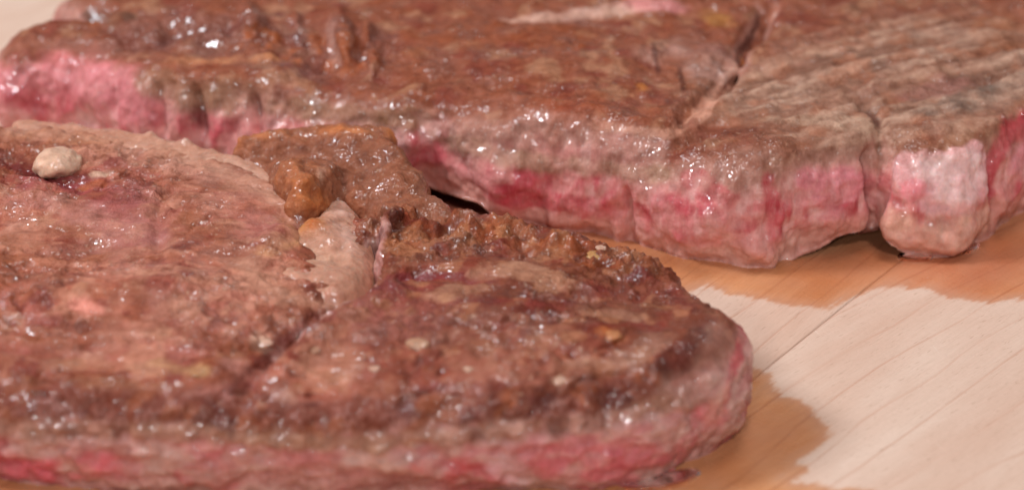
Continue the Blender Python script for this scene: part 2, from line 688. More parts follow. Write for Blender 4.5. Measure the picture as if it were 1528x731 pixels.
JUICE = simple_mat("meat_juice", (0.93, 0.62, 0.5), 0.03, 1.0)
TABLE_MAT = simple_mat("table_top", lin(150, 110, 85), 0.6)

# ------------------------------------------------------------------ table and cutting board
tbl_v = [(-1.2, -0.7, -0.034), (1.2, -0.7, -0.034), (1.2, 1.3, -0.034), (-1.2, 1.3, -0.034)]
o = link("table_top", make_mesh("table_top", tbl_v, [[0, 1, 2, 3]], TABLE_MAT))
tag(o, None, None, kind="structure")

J0 = at(1345, 388)[:2]
J1 = at(1128, 562)[:2]
gdir = (J0 - J1) / np.linalg.norm(J0 - J1)
gang = math.atan2(gdir[1], gdir[0])
gnor = np.array([-gdir[1], gdir[0]])

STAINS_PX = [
    [(300, 200), (560, 420), (900, 450), (1030, 436), (1060, 428), (1090, 440), (1130, 446), (1165, 454), (1200, 457), (1235, 464), (1258, 452), (1300, 436),  # left stretch runs on into the steaks' gap to paint its shade dark
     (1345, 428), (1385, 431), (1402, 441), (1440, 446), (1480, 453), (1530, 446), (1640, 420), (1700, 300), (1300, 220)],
    [(1100, 520), (1122, 548), (1158, 562), (1162, 586), (1200, 600), (1238, 640), (1226, 664), (1188, 688), (1212, 702), (1178, 716),
     (1215, 722), (1310, 733), (1330, 760), (1100, 830), (500, 830), (-300, 800), (-300, 500)],
]
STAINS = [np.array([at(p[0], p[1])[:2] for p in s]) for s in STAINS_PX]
board = link("cutting_board", None)
tag(board, "pale maple cutting board with orange juice stains under the two steaks", "cutting board")
PW = 0.092
u_lines = np.unique(np.concatenate([np.linspace(-0.42, -0.22, 6), np.linspace(-0.22, 0.26, 240), np.linspace(0.26, 0.46, 6)]))
for k in range(-4, 5):
    # planks are laid edge to edge; k = 0 lies right of the visible joint
    v_lines = np.concatenate([[-PW / 2 + 0.0001, -PW / 2 + 0.0005], np.linspace(-PW / 2 + 0.0014, PW / 2 - 0.0014, 46), [PW / 2 - 0.0005, PW / 2 - 0.0001]])
    U, Vv = np.meshgrid(u_lines, v_lines)
    nu, nv = len(u_lines), len(v_lines)
    Z = np.zeros_like(U)
    Z[[0, -1], :] = -0.0001
    Z[[1, -2], :] = -0.00002
    top = np.stack([U, Vv, Z], 2).reshape(-1, 3)
    idx = np.arange(nu * nv).reshape(nv, nu)
    a, b, c, d = idx[:-1, :-1].ravel(), idx[:-1, 1:].ravel(), idx[1:, 1:].ravel(), idx[1:, :-1].ravel()
    F = [np.stack([a, b, c, d], 1)]
    loop = np.concatenate([idx[0, :-1], idx[:-1, -1], idx[-1, :0:-1], idx[:0:-1, 0]])
    low = top[loop].copy(); low[:, 2] = -0.032
    n0 = len(top)
    li = np.arange(len(loop)) + n0
    F.append(np.stack([np.roll(loop, -1), loop, li, np.roll(li, -1)], 1))
    V = np.vstack([top, low])
    off = J0 - gnor * (PW / 2) + gnor * (PW * k)
    # local -> world for the stains
    Wd = off[None, :] + V[:, :1] * gdir[None, :] + V[:, 1:2] * gnor[None, :]
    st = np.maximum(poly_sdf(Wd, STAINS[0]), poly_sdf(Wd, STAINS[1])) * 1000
    rc = at(1420, 385)[:2]
    red = np.exp(-(((Wd - rc) ** 2).sum(1)) / 0.022 ** 2) + 2.0 * np.exp(-(((Wd - at(690, 300)[:2]) ** 2).sum(1)) / 0.03 ** 2)  # second term paints the shade of the steaks' gap into the board colour
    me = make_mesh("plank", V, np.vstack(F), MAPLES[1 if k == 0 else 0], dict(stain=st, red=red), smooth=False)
    p = link("plank", me, board)
    p.location = (off[0], off[1], 0)
    p.rotation_euler = (0, 0, gang)


# ------------------------------------------------------------------ shared finishing of a slab


def split_by(F, V, polys_px, z):
    """face groups: index of the first polygon (photo px on plane z) that holds the face centre, else -1"""
    C = V[F].mean(1)[:, :2]
    g = np.full(len(F), -1)
    for i, pp in reversed(list(enumerate(polys_px))):
        poly = np.array([at(p[0], p[1], z)[:2] for p in pp])
        g[poly_sdf(C, poly) > 0] = i
    return g


def emit(name, V, F, attrs, parent, label=None):
    used = np.zeros(len(V), bool); used[F.ravel()] = True
    if not used.any():
        return None
    remap = np.cumsum(used) - 1
    o = link(name, make_mesh(name, V[used], remap[F], MEAT, {k: v[used] for k, v in attrs.items()}), parent)
    if label: o["label"] = label
    return o


# palette
TAN = lin(176, 132, 106)
PALE = lin(206, 164, 140)
PINKTAN = lin(166, 100, 80)
MAUVE = lin(156, 92, 86)
BROWN = lin(128, 74, 56)
RUST = lin(144, 78, 48)
DARK = lin(74, 34, 26)
DARKRED = lin(104, 36, 32)
REDBR = lin(126, 56, 46)
PINK = lin(200, 112, 112)
RED = lin(184, 66, 74)
ROSE = lin(206, 98, 106)
WHITEPINK = lin(232, 190, 190)
GREYBR = lin(148, 112, 94)
GOLD = lin(174, 98, 54)
PEACH = lin(204, 142, 120)

# ------------------------------------------------------------------ front steak
ZF = 0.020
front = link("steak", None)
front.location = (0, 0, 0)
tag(front, "browned steak nearest the camera with gold crust bone and pale bead of gristle", "steak", "seared steaks")
out_px = [(-430, 330, ZF), (-330, 240, ZF), (-200, 190, ZF), (-60, 172, ZF), (60, 172, ZF), (180, 186, ZF), (290, 206, ZF), (380, 232, ZF),
          (450, 262, ZF), (540, 282, ZF), (600, 296, ZF), (700, 304, ZF), (800, 316, ZF), (880, 338, ZF), (960, 354, ZF), (1020, 388, ZF), (1075, 434, ZF), (1108, 480, 0.017),
          (1124, 540, 0.012), (1114, 598, 0.008), (1085, 655, 0.004), (1040, 700, 0.0), (985, 722, 0.0), (900, 735, 0), (760, 744, 0), (560, 750, 0), (360, 748, 0),
          (160, 742, 0), (60, 732, 0), (-60, 712, 0), (-250, 660, 0), (-400, 570, 0), (-450, 460, 0)]
outl = px_outline(out_px)
SEAM = [(548, 398), (530, 425), (500, 452), (455, 482), (420, 512), (392, 545), (350, 580), (310, 602)]
strokes = [
    # seam between the two muscles, deep at the fat wedge
    ([(556, 352), (548, 385), (538, 412)], 14, 16, -9.0),
    (SEAM[1:5], 13, 8, -3.6),
    (SEAM[4:], 18, 9, -2.2),
    ([(585, 440), (520, 486), (462, 522), (420, 560)], 26, 11, 2.4), ([(490, 440), (430, 476), (385, 515), (350, 552)], 26, 10, -1.8),
    # hollow for fat wedge and bone
    ([(470, 330), (500, 350), (520, 390)], 34, 26, -4.5),
    ([(470, 260), (560, 290)], 60, 26, -6.0),
    # crust mound at the far end of the right muscle
    ([(590, 310), (640, 308), (700, 318)], 24, 9, 3.4),
    ([(560, 372), (575, 350), (592, 330)], 14, 12, 2.0),
    ([(760, 326), (820, 334), (860, 352)], 26, 9, 2.6),
    ([(935, 358), (975, 366), (1005, 392)], 22, 9, 3.6),
    ([(720, 400), (800, 420)], 90, 16, 1.0),
    ([(570, 420), (620, 410), (700, 418)], 40, 7, -1.8),
    # broad swelling of the right muscle, dip behind the front rim
    ([(760, 490), (860, 500)], 170, 50, 2.4),
    ([(420, 598), (560, 606), (700, 600), (860, 590)], 60, 12, -0.7),
    ([(0, 590), (150, 596), (300, 600)], 60, 10, -0.3),
    # left muscle
    ([(80, 450), (240, 440)], 120, 36, 2.0),
    ([(130, 455)], 30, 14, 1.6),
    ([(240, 380), (235, 330), (245, 300)], 10, 16, -1.2),
    ([(20, 240), (70, 262), (130, 280)], 50, 14, -2.0),
    ([(0, 320), (60, 345), (150, 365)], 60, 8, -0.8),
    ([(330, 560), (370, 535)], 24, 12, 1.6),
    ([(270, 570), (310, 562)], 26, 8, 0.9),
    ([(395, 372), (425, 350), (455, 335)], 22, 12, 2.2),
]
V, F, A = slab(outl, 0.0205, 0.0085, strokes, 0.00042, ZF, low=0.0010)
N = A['N']
top = sstep(0.45, 0.8, N[:, 2])
wall = 1 - top
big = fbm(V, 0.018, 3, off=5.5)
med = fbm(V, 0.006, 4, off=1.3)
fin = fbm(V, 0.0022, 3, off=9.1)
med2 = fbm(V, 0.0045, 4, off=21.3)
lum = worley(V, 0.0032, 2.2)
# relief: lumps and pits of the crust on top, soft folds on the side
rgh = 0.12 + 1.1 * sstep(-0.35, 0.4, fbm(V, 0.016, 3, off=91.0))
QA = np.stack([V[:, 0] * 0.22, V[:, 1] + 0.12 * V[:, 0], V[:, 2]], 1)
fibA = fbm(QA, 0.0021, 3, off=93.0) * sstep(0.03, -0.03, V[:, 0])
QW = np.stack([V[:, 0] * 0.3, V[:, 1] * 0.3, V[:, 2]], 1)
fibW = fbm(QW, 0.0022, 3, off=95.0)
crk_n = fbm(np.stack([V[:, 0] * 0.45 + V[:, 1] * 0.3, V[:, 1] - 0.35 * V[:, 0], V[:, 2]], 1), 0.0042, 3, off=27.0)
crack = sstep(0.80, 0.97, 1 - np.abs(crk_n)) * sstep(-0.1, 0.5, fbm(V, 0.012, 2, off=29.0))
fin3 = fbm(V, 0.0014, 2, off=31.0)
disp = top * (0.00046 * med + rgh * (0.00040 * fin + 0.00020 * fin3 + 0.00045 * (0.55 - lum)) + 0.00028 * fibA - 0.0008 * crack) + wall * (0.0010 * big + 0.0007 * med + 0.00048 * fin + 0.0004 * fibW)
pt = Painter(V, F, N)
crusty = np.clip(pt.weight([(600, 320), (700, 340), (860, 365), (980, 385), (1050, 440)], 46, 30)
                 + pt.weight([(560, 380), (575, 340)], 30, 30), 0, 1)
right_m = np.clip(pt.weight([(600, 440), (800, 440), (960, 470)], 150, 70) + crusty, 0, 1)
disp += top * crusty * (0.0018 * med2 + 0.0008 * fin + 0.0004 * fin3 + 0.0014 * (0.5 - worley(V, 0.0045, 6.6)))
grit = np.clip(pt.weight([(100, 560), (300, 540), (250, 420), (80, 420)], 110, 40), 0, 1)
disp += top * grit * 0.0003 * fbm(V, 0.003, 3, off=33)
V2 = V + N * disp[:, None]

C = np.tile(PINKTAN, (len(V), 1))
mixc(C, lin(160, 98, 92), sstep(-0.3, 0.5, big) * 0.7)
mixc(C, BROWN, sstep(0.0, 0.6, med) * 0.6)
mixc(C, RUST, sstep(0.1, 0.5, med2) * 0.65 * top)
mixc(C, DARKRED, crack * 0.7 * top)
mixc(C, lin(196, 140, 116), sstep(0.15, 0.6, fibA) * 0.35 * top)
mixc(C, lin(120, 52, 44), sstep(0.2, 0.6, -fibA) * 0.3 * top)
mixc(C, TAN, sstep(0.25, 0.7, fbm(V, 0.005, 4, off=41)) * 0.55)
ptch = fbm(V, 0.013, 4, off=131.0)
mixc(C, lin(126, 68, 44), sstep(0.10, 0.30, ptch + 0.3 * fin) * 0.6)
mixc(C, lin(116, 44, 38), sstep(0.30, 0.42, fbm(V, 0.007, 4, off=151.0) + 0.15 * fin) * 0.6 * top)
mixc(C, lin(188, 136, 114), sstep(0.18, 0.36, -ptch + 0.25 * fin) * 0.55)
# right muscle: darker, browner
w = right_m
mixc(C, lin(104, 58, 40), w * 0.75)
mixc(C, REDBR, w * sstep(0.0, 0.5, med2) * 0.7)
mixc(C, MAUVE, pt.weight([(520, 470), (620, 450)], 70, 30) * 0.6)
mixc(C, lin(170, 122, 92), w * sstep(0.25, 0.45, fbm(V, 0.004, 4, off=51)) * 0.6)
mixc(C, lin(168, 118, 84), crusty * sstep(-0.25, 0.4, med) * 0.75)
mixc(C, RUST, crusty * sstep(0.1, 0.5, fbm(V, 0.004, 3, off=61)) * 0.7)
mixc(C, DARK, crusty * sstep(0.25, 0.6, fbm(V, 0.0035, 3, off=63)) * 0.35)
# the side
C *= np.array([1.03, 0.92, 0.86])
wallC = np.tile(lin(188, 130, 120), (len(V), 1))
mixc(wallC, PINK, sstep(-0.15, 0.5, fbm(V, 0.012, 3, off=71)) * (1 - sstep(0.45, 0.8, A['w'])))
mixc(wallC, lin(206, 160, 146), sstep(0.1, 0.6, fibW) * 0.6)
mixc(wallC, lin(166, 98, 92), sstep(0.15, 0.6, -fibW) * 0.45)
mixc(wallC, RED, sstep(0.3, 0.8, fbm(V, 0.007, 3, off=73)) * (1 - sstep(0.35, 0.7, A['w'])) * 0.6)
mixc(wallC, lin(200, 160, 146), sstep(0.1, 0.6, fbm(V * np.array([1, 1, 1.8]), 0.006, 3, off=75)) * 0.5)
C = C * (1 - wall[:, None]) + wallC * wall[:, None]
brk = 0.65 + 0.75 * med


def P(col, pts, rx, ry, s, br=0.6, hard=False):
    wt = pt.weight(pts, rx, ry)
    if hard:                                   # crisp ragged edge
        wt = sstep(0.28, 0.48, wt + 0.16 * fin + 0.10 * med2)
    else:
        wt = sstep(0.10, 0.75, wt + (0.30 * fin + 0.22 * med2) * np.sqrt(wt))
    mixc(C, col, s * wt * np.clip(1 - br + br * (0.5 + 1.1 * med2), 0, 1.4))


# seared band along the front shoulder
P(lin(106, 52, 38), [(0, 592), (120, 600), (260, 606), (420, 615), (520, 620), (640, 614), (760, 606), (900, 590), (980, 565)], 26, 20, 0.85, 0.5)
P(lin(110, 54, 38), [(0, 590), (120, 598), (240, 606), (350, 614), (480, 624), (600, 618), (720, 606), (860, 596)], 30, 19, 0.7, 0.7)
P(lin(146, 96, 70), [(0, 565), (120, 572), (240, 580)], 50, 10, 0.6)
P(RUST, [(400, 632), (470, 640), (560, 634)], 30, 8, 0.7)
P(lin(188, 148, 116), [(220, 640), (330, 640), (420, 655), (560, 660)], 50, 10, 0.55)
P(DARK, [(980, 560), (1030, 520), (1050, 470), (1040, 430)], 16, 22, 0.6, 0.9, True)
P(lin(160, 114, 98), [(960, 590), (1040, 580), (1080, 500)], 26, 26, 0.6, 0.4)
# rosy side
P(ROSE, [(0, 690), (80, 700), (160, 690)], 60, 18, 0.75, 0.8)
P(RED, [(300, 690), (400, 690)], 40, 8, 0.3)
P(ROSE, [(240, 650), (330, 665)], 40, 10, 0.35)
P(RED, [(640, 690), (720, 700), (860, 690), (960, 680), (1030, 640)], 36, 13, 0.5, 1.0)
P(ROSE, [(900, 690), (1000, 670), (1050, 630)], 40, 20, 0.75, 0.8)
P(RED, [(1108, 500), (1100, 540), (1085, 590)], 8, 20, 0.75, 0.6)
P(PEACH, [(1060, 640), (1080, 590)], 14, 22, 0.5)
P(WHITEPINK, [(745, 690), (770, 705)], 22, 18, 0.55)
P(lin(190, 150, 150), [(700, 640), (760, 650), (850, 640), (960, 620)], 30, 14, 0.4)
# left muscle
P(lin(182, 124, 106), [(60, 330), (200, 390), (330, 300), (300, 450), (160, 500)], 90, 40, 0.45, 0.7)
P(DARKRED, [(0, 238), (60, 256), (120, 274)], 40, 12, 0.85, 0.3)
P(lin(150, 66, 70), [(60, 275), (150, 290), (180, 310)], 40, 12, 0.6)
P(GOLD, [(0, 190), (60, 195), (100, 205), (150, 205)], 26, 9, 0.7)
P(RUST, [(250, 310), (280, 330), (300, 350)], 40, 16, 0.6)
P(RUST, [(30, 355), (100, 350)], 50, 12, 0.5)
P(GOLD, [(130, 278), (145, 275)], 18, 7, 0.6)
P(PALE, [(150, 258)], 16, 6, 0.8, 0.2)
P(lin(184, 128, 112), [(270, 245), (320, 260)], 40, 14, 0.6, 0.3)
P(lin(186, 122, 112), [(40, 295), (120, 310), (200, 350)], 50, 10, 0.5)
P(RUST, [(0, 385), (60, 390), (120, 385)], 40, 10, 0.55)
P(RUST, [(0, 490), (40, 500)], 30, 12, 0.6)
P(lin(204, 128, 110), [(125, 452), (135, 465)], 20, 10, 0.9, 0.1)
P(DARKRED, [(60, 475), (110, 490)], 26, 7, 0.4)
P(lin(178, 126, 96), [(90, 540), (180, 545), (240, 550)], 30, 7, 0.4)
P(PALE, [(385, 505), (395, 515)], 14, 14, 0.7, 0.3)
P(lin(196, 152, 104), [(240, 538), (300, 555)], 20, 6, 0.6)
P(lin(176, 120, 110), [(350, 545), (370, 555)], 26, 10, 0.6)
P(DARK, [(400, 530), (420, 506)], 12, 10, 0.6, 0.4)
P(lin(108, 54, 46), [(530, 430), (490, 462), (440, 498), (400, 540), (350, 584)], 15, 8, 0.75, 0.5)
P(MAUVE, [(200, 290), (210, 340), (190, 330)], 40, 22, 0.6)
P(MAUVE, [(380, 320), (410, 350)], 26, 14, 0.5)
P(lin(196, 140, 100), [(400, 372), (440, 345)], 24, 12, 0.7)
# right muscle
P(lin(120, 44, 46), [(575, 424), (620, 414), (680, 412), (720, 420)], 30, 6, 0.85, 0.2)
P(lin(190, 132, 110), [(610, 316), (650, 312)], 22, 8, 0.9, 0.2)
P(DARK, [(555, 380), (572, 350), (590, 330)], 12, 12, 0.8, 0.3)
P(lin(180, 132, 106), [(730, 408), (780, 402), (830, 424)], 36, 11, 0.85, 0.5, True)
P(lin(172, 130, 104), [(660, 440), (700, 430)], 30, 7, 0.6, 0.5, True)
P(lin(168, 126, 104), [(880, 460), (940, 470)], 26, 8, 0.6, 0.6, True)
P(lin(172, 128, 108), [(860, 540), (920, 540), (990, 500)], 26, 8, 0.55, 0.6, True)
P(lin(110, 44, 38), [(740, 450), (820, 460), (880, 430)], 30, 6, 0.6, 0.8, True)
P(lin(110, 44, 38), [(620, 580), (760, 575), (880, 560)], 36, 7, 0.6, 0.8, True)
P(lin(112, 48, 40), [(930, 410), (980, 425), (1010, 450)], 22, 8, 0.6, 0.7, True)
P(GOLD, [(860, 370), (900, 376), (880, 390)], 20, 8, 0.7)
P(GOLD, [(790, 322), (815, 330)], 20, 8, 0.6)
P(lin(112, 62, 44), [(940, 362), (985, 375)], 24, 12, 0.8, 0.3)
P(REDBR, [(640, 470), (600, 560), (700, 560)], 50, 16, 0.5)
P(REDBR, [(780, 470), (900, 440), (980, 440)], 50, 18, 0.5)
P(GOLD, [(905, 498), (920, 505)], 16, 8, 0.85, 0.2)
P(lin(190, 146, 110), [(620, 512)], 14, 6, 0.7, 0.2)
P(PALE, [(835, 566)], 12, 5, 0.7, 0.2)
P(lin(150, 104, 92), [(560, 470), (640, 500)], 60, 20, 0.4)

# fat streaks in the lean
wet = 0.75 + 0.4 * fbm(V, 0.008, 3, off=81)
wet = np.clip(wet + 0.25 * crusty + 0.5 * wall, 0.1, 1.6)
crust = np.clip(top * (0.35 + 0.5 * rgh + 0.2 * med) + 0.26 * wall, 0, 1)
mem = pt.weight([(20, 195), (100, 202), (200, 216), (290, 240), (370, 272), (420, 296)], 26, 12)
mixc(C, lin(182, 128, 104), 0.8 * mem)
fatw = pt.weight([(365, 395), (400, 425), (450, 448), (500, 455), (540, 435)], 26, 10)
mixc(C, lin(178, 124, 100), 0.75 * fatw)
band = pt.weight([(-40, 592), (0, 596), (120, 602), (240, 608), (350, 614), (480, 620), (600, 616), (720, 606), (860, 592), (950, 574)], 34, 24)
band = sstep(0.12, 0.62, band + 0.20 * fin * np.sqrt(band) + 0.16 * med2 * np.sqrt(band))
low_b = pt.weight([(-40, 632), (120, 640), (260, 646), (400, 652), (520, 656), (640, 648), (760, 640), (880, 626), (980, 602)], 40, 17)
low_b = sstep(0.08, 0.9, low_b + (0.35 * fin + 0.35 * med2) * np.sqrt(low_b))
mixc(C, lin(150, 98, 74), 0.75 * low_b)
mixc(C, lin(104, 50, 36), 0.7 * low_b * sstep(0.05, 0.55, fbm(V * np.array([1, 1, 0.5]), 0.0045, 3, off=167.0)))
mixc(C, lin(116, 56, 40), 0.74 * band)
mixc(C, lin(146, 80, 50), 0.6 * band * sstep(0.15, 0.5, fbm(V, 0.005, 3, off=161.0)))
mixc(C, lin(78, 30, 26), 0.6 * band * sstep(0.2, 0.5, fbm(V, 0.006, 3, off=163.0)))
crust *= 1 - 0.6 * np.clip(mem + fatw + 0.5 * band, 0, 1)
wet *= 1 - 0.55 * band
attrs = dict(Col=np.clip(C, 0.003, 1), wet=wet, crust=crust, sss=0.12 * wall)
brown_top = top * (1 - 0.7 * np.clip(mem + fatw, 0, 1)) * (0.22 + 0.42 * right_m + 0.25 * crusty)
Cb = np.clip(C, 0.003, 1) ** 1.10 * np.array([1.0, 0.86, 0.77])
attrs["Col"] = np.clip(C + (Cb - C) * brown_top[:, None], 0.003, 1)
g = split_by(F, V, [[(548, 200), (556, 352), (548, 398)] + SEAM[1:] + [(300, 610), (300, 1100), (1600, 1100), (1600, 100)]], ZF)
emit("muscle", V2, F[g == 0], attrs, front, "dark browned right hand muscle with crusted far rim")
emit("muscle", V2, F[g == -1], attrs, front, "paler pinkish brown left hand muscle")


# small slabs that belong to the front steak
def small_part(name, px, height, R, strokes, voxel, z, parent, base, disp_amp, paints, label=None, seed=0.0, wetv=0.9, crustv=0.5, zoff=0.0, sssv=0.1):
    V, F, A = slab(px_outline(px, z), height, R, strokes, voxel, z)
    N = A['N']
    m1 = fbm(V, 0.005, 4, off=seed + 1)
    m2 = fbm(V, 0.0022, 3, off=seed + 5)
    Vn = V + N * (disp_amp * (m1 * 0.6 + m2 * 0.35 + 0.5 * (0.5 - worley(V, 0.004, seed))))[:, None]
    C = np.tile(base, (len(V), 1))
    p = Painter(V, F, N)
    for col, pts, rx, ry, s in paints:
        mixc(C, col, s * p.weight(pts, rx, ry) * np.clip(0.6 + 0.8 * m1, 0, 1.3))
    Vn[:, 2] += zoff
    return emit(name, Vn, F, dict(Col=np.clip(C, 0.003, 1), wet=np.full(len(V), wetv), crust=np.full(len(V), crustv), sss=np.full(len(V), sssv)), parent, label)


small_part("bone", [(335, 214), (372, 196), (470, 188), (560, 186), (592, 190), (612, 226), (650, 266), (692, 302), (674, 330), (600, 336), (560, 316), (540, 296), (505, 284), (480, 300), (440, 324), (412, 300), (385, 250)],
           0.0225, 0.0045, [([(380, 200), (480, 194), (590, 192)], 30, 7, 1.2), ([(400, 226), (500, 232), (545, 250), (560, 290)], 34, 12, -3.6), ([(440, 262), (450, 285), (470, 300)], 22, 14, 2.4),
                            ([(510, 270), (515, 310)], 12, 20, -3.5), ([(580, 230), (570, 260), (590, 280)], 22, 14, 1.6), ([(420, 320), (560, 330), (660, 324)], 60, 14, -3.0), ([(640, 280), (680, 305)], 24, 12, -2.0), ([(600, 300), (640, 310)], 40, 14, -1.5)],
           0.00045, 0.021, front, lin(140, 82, 58), 0.0012,
           [(GOLD, [(440, 250), (450, 290), (480, 300)], 34, 26, 1.0), (lin(190, 112, 66), [(360, 204), (470, 196), (580, 196)], 40, 8, 1.0), (lin(206, 124, 70), [(585, 196), (610, 230)], 12, 14, 0.8),
            (lin(166, 92, 56), [(640, 275), (680, 300)], 34, 16, 0.9), (lin(118, 68, 48), [(530, 220), (560, 250)], 40, 14, 0.7), (DARK, [(420, 222), (480, 222)], 40, 7, 0.7), (PALE, [(478, 262)], 7, 9, 0.7), (DARK, [(512, 260), (514, 300)], 10, 18, 0.6)],
           "golden brown crusted bone edge rising behind the muscles", seed=4.0, wetv=1.0, crustv=0.5, sssv=0.15)
small_part("fat", [(360, 392), (392, 358), (430, 330), (456, 306), (476, 280), (520, 274), (552, 300), (566, 346), (560, 396), (542, 432), (500, 452), (450, 446), (396, 424)],
           0.0198, 0.0065, [([(390, 374), (425, 350), (460, 330)], 18, 9, 2.6), ([(455, 365), (500, 380)], 26, 14, -1.2), ([(510, 310), (520, 350)], 16, 24, -1.4), ([(440, 410), (500, 410)], 40, 14, 0.8)],
           0.0004, ZF, front, lin(182, 128, 104), 0.0006,
           [(lin(178, 112, 60), [(390, 374), (425, 352), (460, 332)], 22, 10, 1.0), (GOLD, [(470, 306), (465, 335)], 14, 12, 0.8), (lin(206, 158, 140), [(512, 300), (522, 350)], 16, 30, 0.8),
            (lin(160, 96, 78), [(400, 420), (470, 440)], 40, 12, 0.6), (lin(198, 150, 124), [(450, 385), (500, 390)], 24, 12, 0.6)],
           "pale translucent fat wedge between the muscles", seed=14.0, wetv=1.0, crustv=0.25, sssv=0.5)
small_part("membrane", [(10, 169), (100, 173), (200, 186), (290, 203), (380, 229), (425, 256), (444, 300), (400, 300), (350, 274), (280, 246), (190, 222), (100, 206), (20, 198)],
           0.0197, 0.0032, [([(226, 198)], 9, 5, 1.6), ([(278, 208)], 10, 5, 2.2), ([(320, 218)], 8, 4, 0.9)], 0.0004, ZF, front, lin(182, 128, 104), 0.0006,
           [(lin(196, 150, 128), [(330, 240), (390, 262)], 30, 10, 0.7), (lin(172, 106, 80), [(60, 188), (180, 206)], 40, 6, 0.7), (lin(214, 180, 164), [(278, 206)], 9, 5, 0.8), (lin(206, 166, 146), [(226, 196)], 8, 5, 0.8)],
           "pale smooth membrane along the far rim", seed=24.0, wetv=0.9, crustv=0.12, sssv=0.3)


def lump(name, px, py, z, rx, ry, rz, col, parent, seed, rough=0.12, sub=3, wetv=1.0, crustv=0.1, mesh=None, rot=0.0, label=None, surf=None):
    """small irregular bead or flake set on a surface; radii in metres"""
    import bmesh
    bm = bmesh.new()
    bmesh.ops.create_icosphere(bm, subdivisions=sub, radius=1.0)
    bm.verts.ensure_lookup_table()
    Vv = np.array([v.co[:] for v in bm.verts])
    Ff = np.array([[v.index for v in f.verts] for f in bm.faces])
    bm.free()
    Q = Vv + seed * 3.1
    Vv = Vv * (1 + rough * 1.6 * fbm(Q, 0.9, 3))[:, None]
    Vv = Vv * np.array([rx, ry, rz])
    C = np.tile(col, (len(Vv), 1))
    C *= (1 + 0.12 * fbm(Q, 0.5, 2))[:, None]
    me = make_mesh(name, Vv, Ff, MEAT, dict(Col=np.clip(C, 0, 1), wet=np.full(len(Vv), wetv), crust=np.full(len(Vv), crustv), sss=np.full(len(Vv), 0.35)))
    o = link(name, me, parent)
    if surf is not None:
        h = surf.hit(px, py)
        o.location = h[0] + np.array([0, 0, z]) if h else at(px, py, 0.021)
    else:
        o.location = at(px, py, z)
    o.rotation_euler = (0, 0, rot)
    if label: o["label"] = label
    return o


pt2 = Painter(V2, F, A['N'])
lump("gristle_bead", 88, 246, -0.0001, 0.0045, 0.0054, 0.0030, lin(204, 160, 134), front, 1.0, 0.18, 4, label="pale glossy bead of gristle", surf=pt2, crustv=0.3)
flakes = [(897, 368, 1.2, PALE), (886, 380, 2.0, lin(190, 140, 84)), (835, 566, 1.7, PALE), (912, 500, 2.0, lin(190, 124, 78)),
          (622, 511, 1.9, lin(190, 146, 116)), (698, 551, 1.4, PALE), (300, 556, 1.5, lin(186, 138, 96)), (390, 508, 1.9, PALE), (560, 548, 1.2, PALE), (470, 520, 1.2, TAN)]
for i, (x, y, r, c) in enumerate(flakes):
    lump("crust_flake", x, y, -0.0002, r * 0.0009 * random.uniform(0.8, 1.3), r * 0.0009 * random.uniform(0.7, 1.3), r * 0.00034, c * 0.7 + BROWN * 0.3, front, 5.0 + i, 0.22, 3, 1.0, 0.3, rot=random.uniform(0, 3), surf=pt2)

# ------------------------------------------------------------------ rear steak
ZR = 0.0225
rear = link("steak", None)
tag(rear, "large steak at the back with bright pink cut edge and pale fat lobe", "steak", "seared steaks")
out_px = [(-10, 122, 0.018), (-6, 84, 0.019), (24, 56, 0.02), (90, 46, 0.02), (140, 48, 0.02), (104, 36, 0.02), (84, 10, 0.02), (120, -16, ZR), (300, -14, ZR), (480, -46, ZR), (760, -90, ZR), (1150, -130, ZR), (1550, -120, ZR),
          (1850, -40, ZR), (1960, 90, ZR), (1850, 200, ZR), (1680, 262, 0), (1580, 306, 0), (1528, 330, 0), (1490, 356, 0), (1440, 380, 0), (1400, 386, 0), (1350, 388, 0), (1318, 384, 0), (1304, 366, 0), (1286, 374, 0), (1230, 384, 0), (1180, 396, 0),
          (1135, 406, 0), (1085, 400, 0), (1035, 392, 0), (960, 374, 0), (880, 356, 0), (800, 340, 0), (735, 336, 0), (690, 326, 0), (642, 310, 0), (600, 172, ZR), (540, 164, ZR), (440, 152, ZR), (340, 140, ZR), (240, 126, ZR), (140, 122, 0.019), (50, 130, 0.016)]
outl = px_outline(out_px)
OVAL = [(560, 60), (640, 110), (760, 160), (880, 190), (960, 204), (1010, 196), (1060, 160), (1100, 110), (1118, 60), (1150, 20)]
strokes = [
    (OVAL[2:7], 34, 9, 2.8), (OVAL[5:], 12, 9, -3.5), ([(1140, 36), (1122, 58), (1100, 100)], 12, 14, -3.0),
    ([(700, 176), (850, 210), (960, 222), (1040, 212)], 30, 7, -3.2),
    ([(820, 100), (950, 110)], 120, 40, 1.4),
    ([(1000, 205), (1060, 196)], 30, 8, -1.5),
    ([(1290, 170), (1310, 190), (1306, 215)], 10, 9, -2.2), ([(1306, 225), (1300, 240)], 12, 12, -2.0),
    ([(1240, 90), (1350, 110)], 140, 30, 1.2),
    ([(430, 60), (460, 100), (500, 120)], 40, 20, -2.5), ([(300, 40), (400, 60)], 60, 20, 2.0),
    ([(360, 130), (450, 140)], 50, 10, -1.2),
    ([(372, 30), (380, 66)], 12, 12, 2.6), ([(505, 40), (515, 78), (520, 100)], 14, 12, 3.0), ([(440, 40), (450, 70)], 10, 12, 2.2), ([(545, 60), (556, 118)], 12, 12, 2.6), ([(300, 20), (340, 30)], 20, 10, 2.0), ([(480, 60), (490, 96)], 8, 12, -2.0), ([(535, 60), (540, 105)], 7, 12, -1.6),
    ([(930, 20), (980, 14)], 60, 8, 2.0), ([(800, 50), (900, 36)], 60, 6, -1.5),
    ([(60, 70), (130, 76)], 40, 8, -1.5),
    ([(1430, 230), (1480, 210)], 50, 20, -0.5),
]
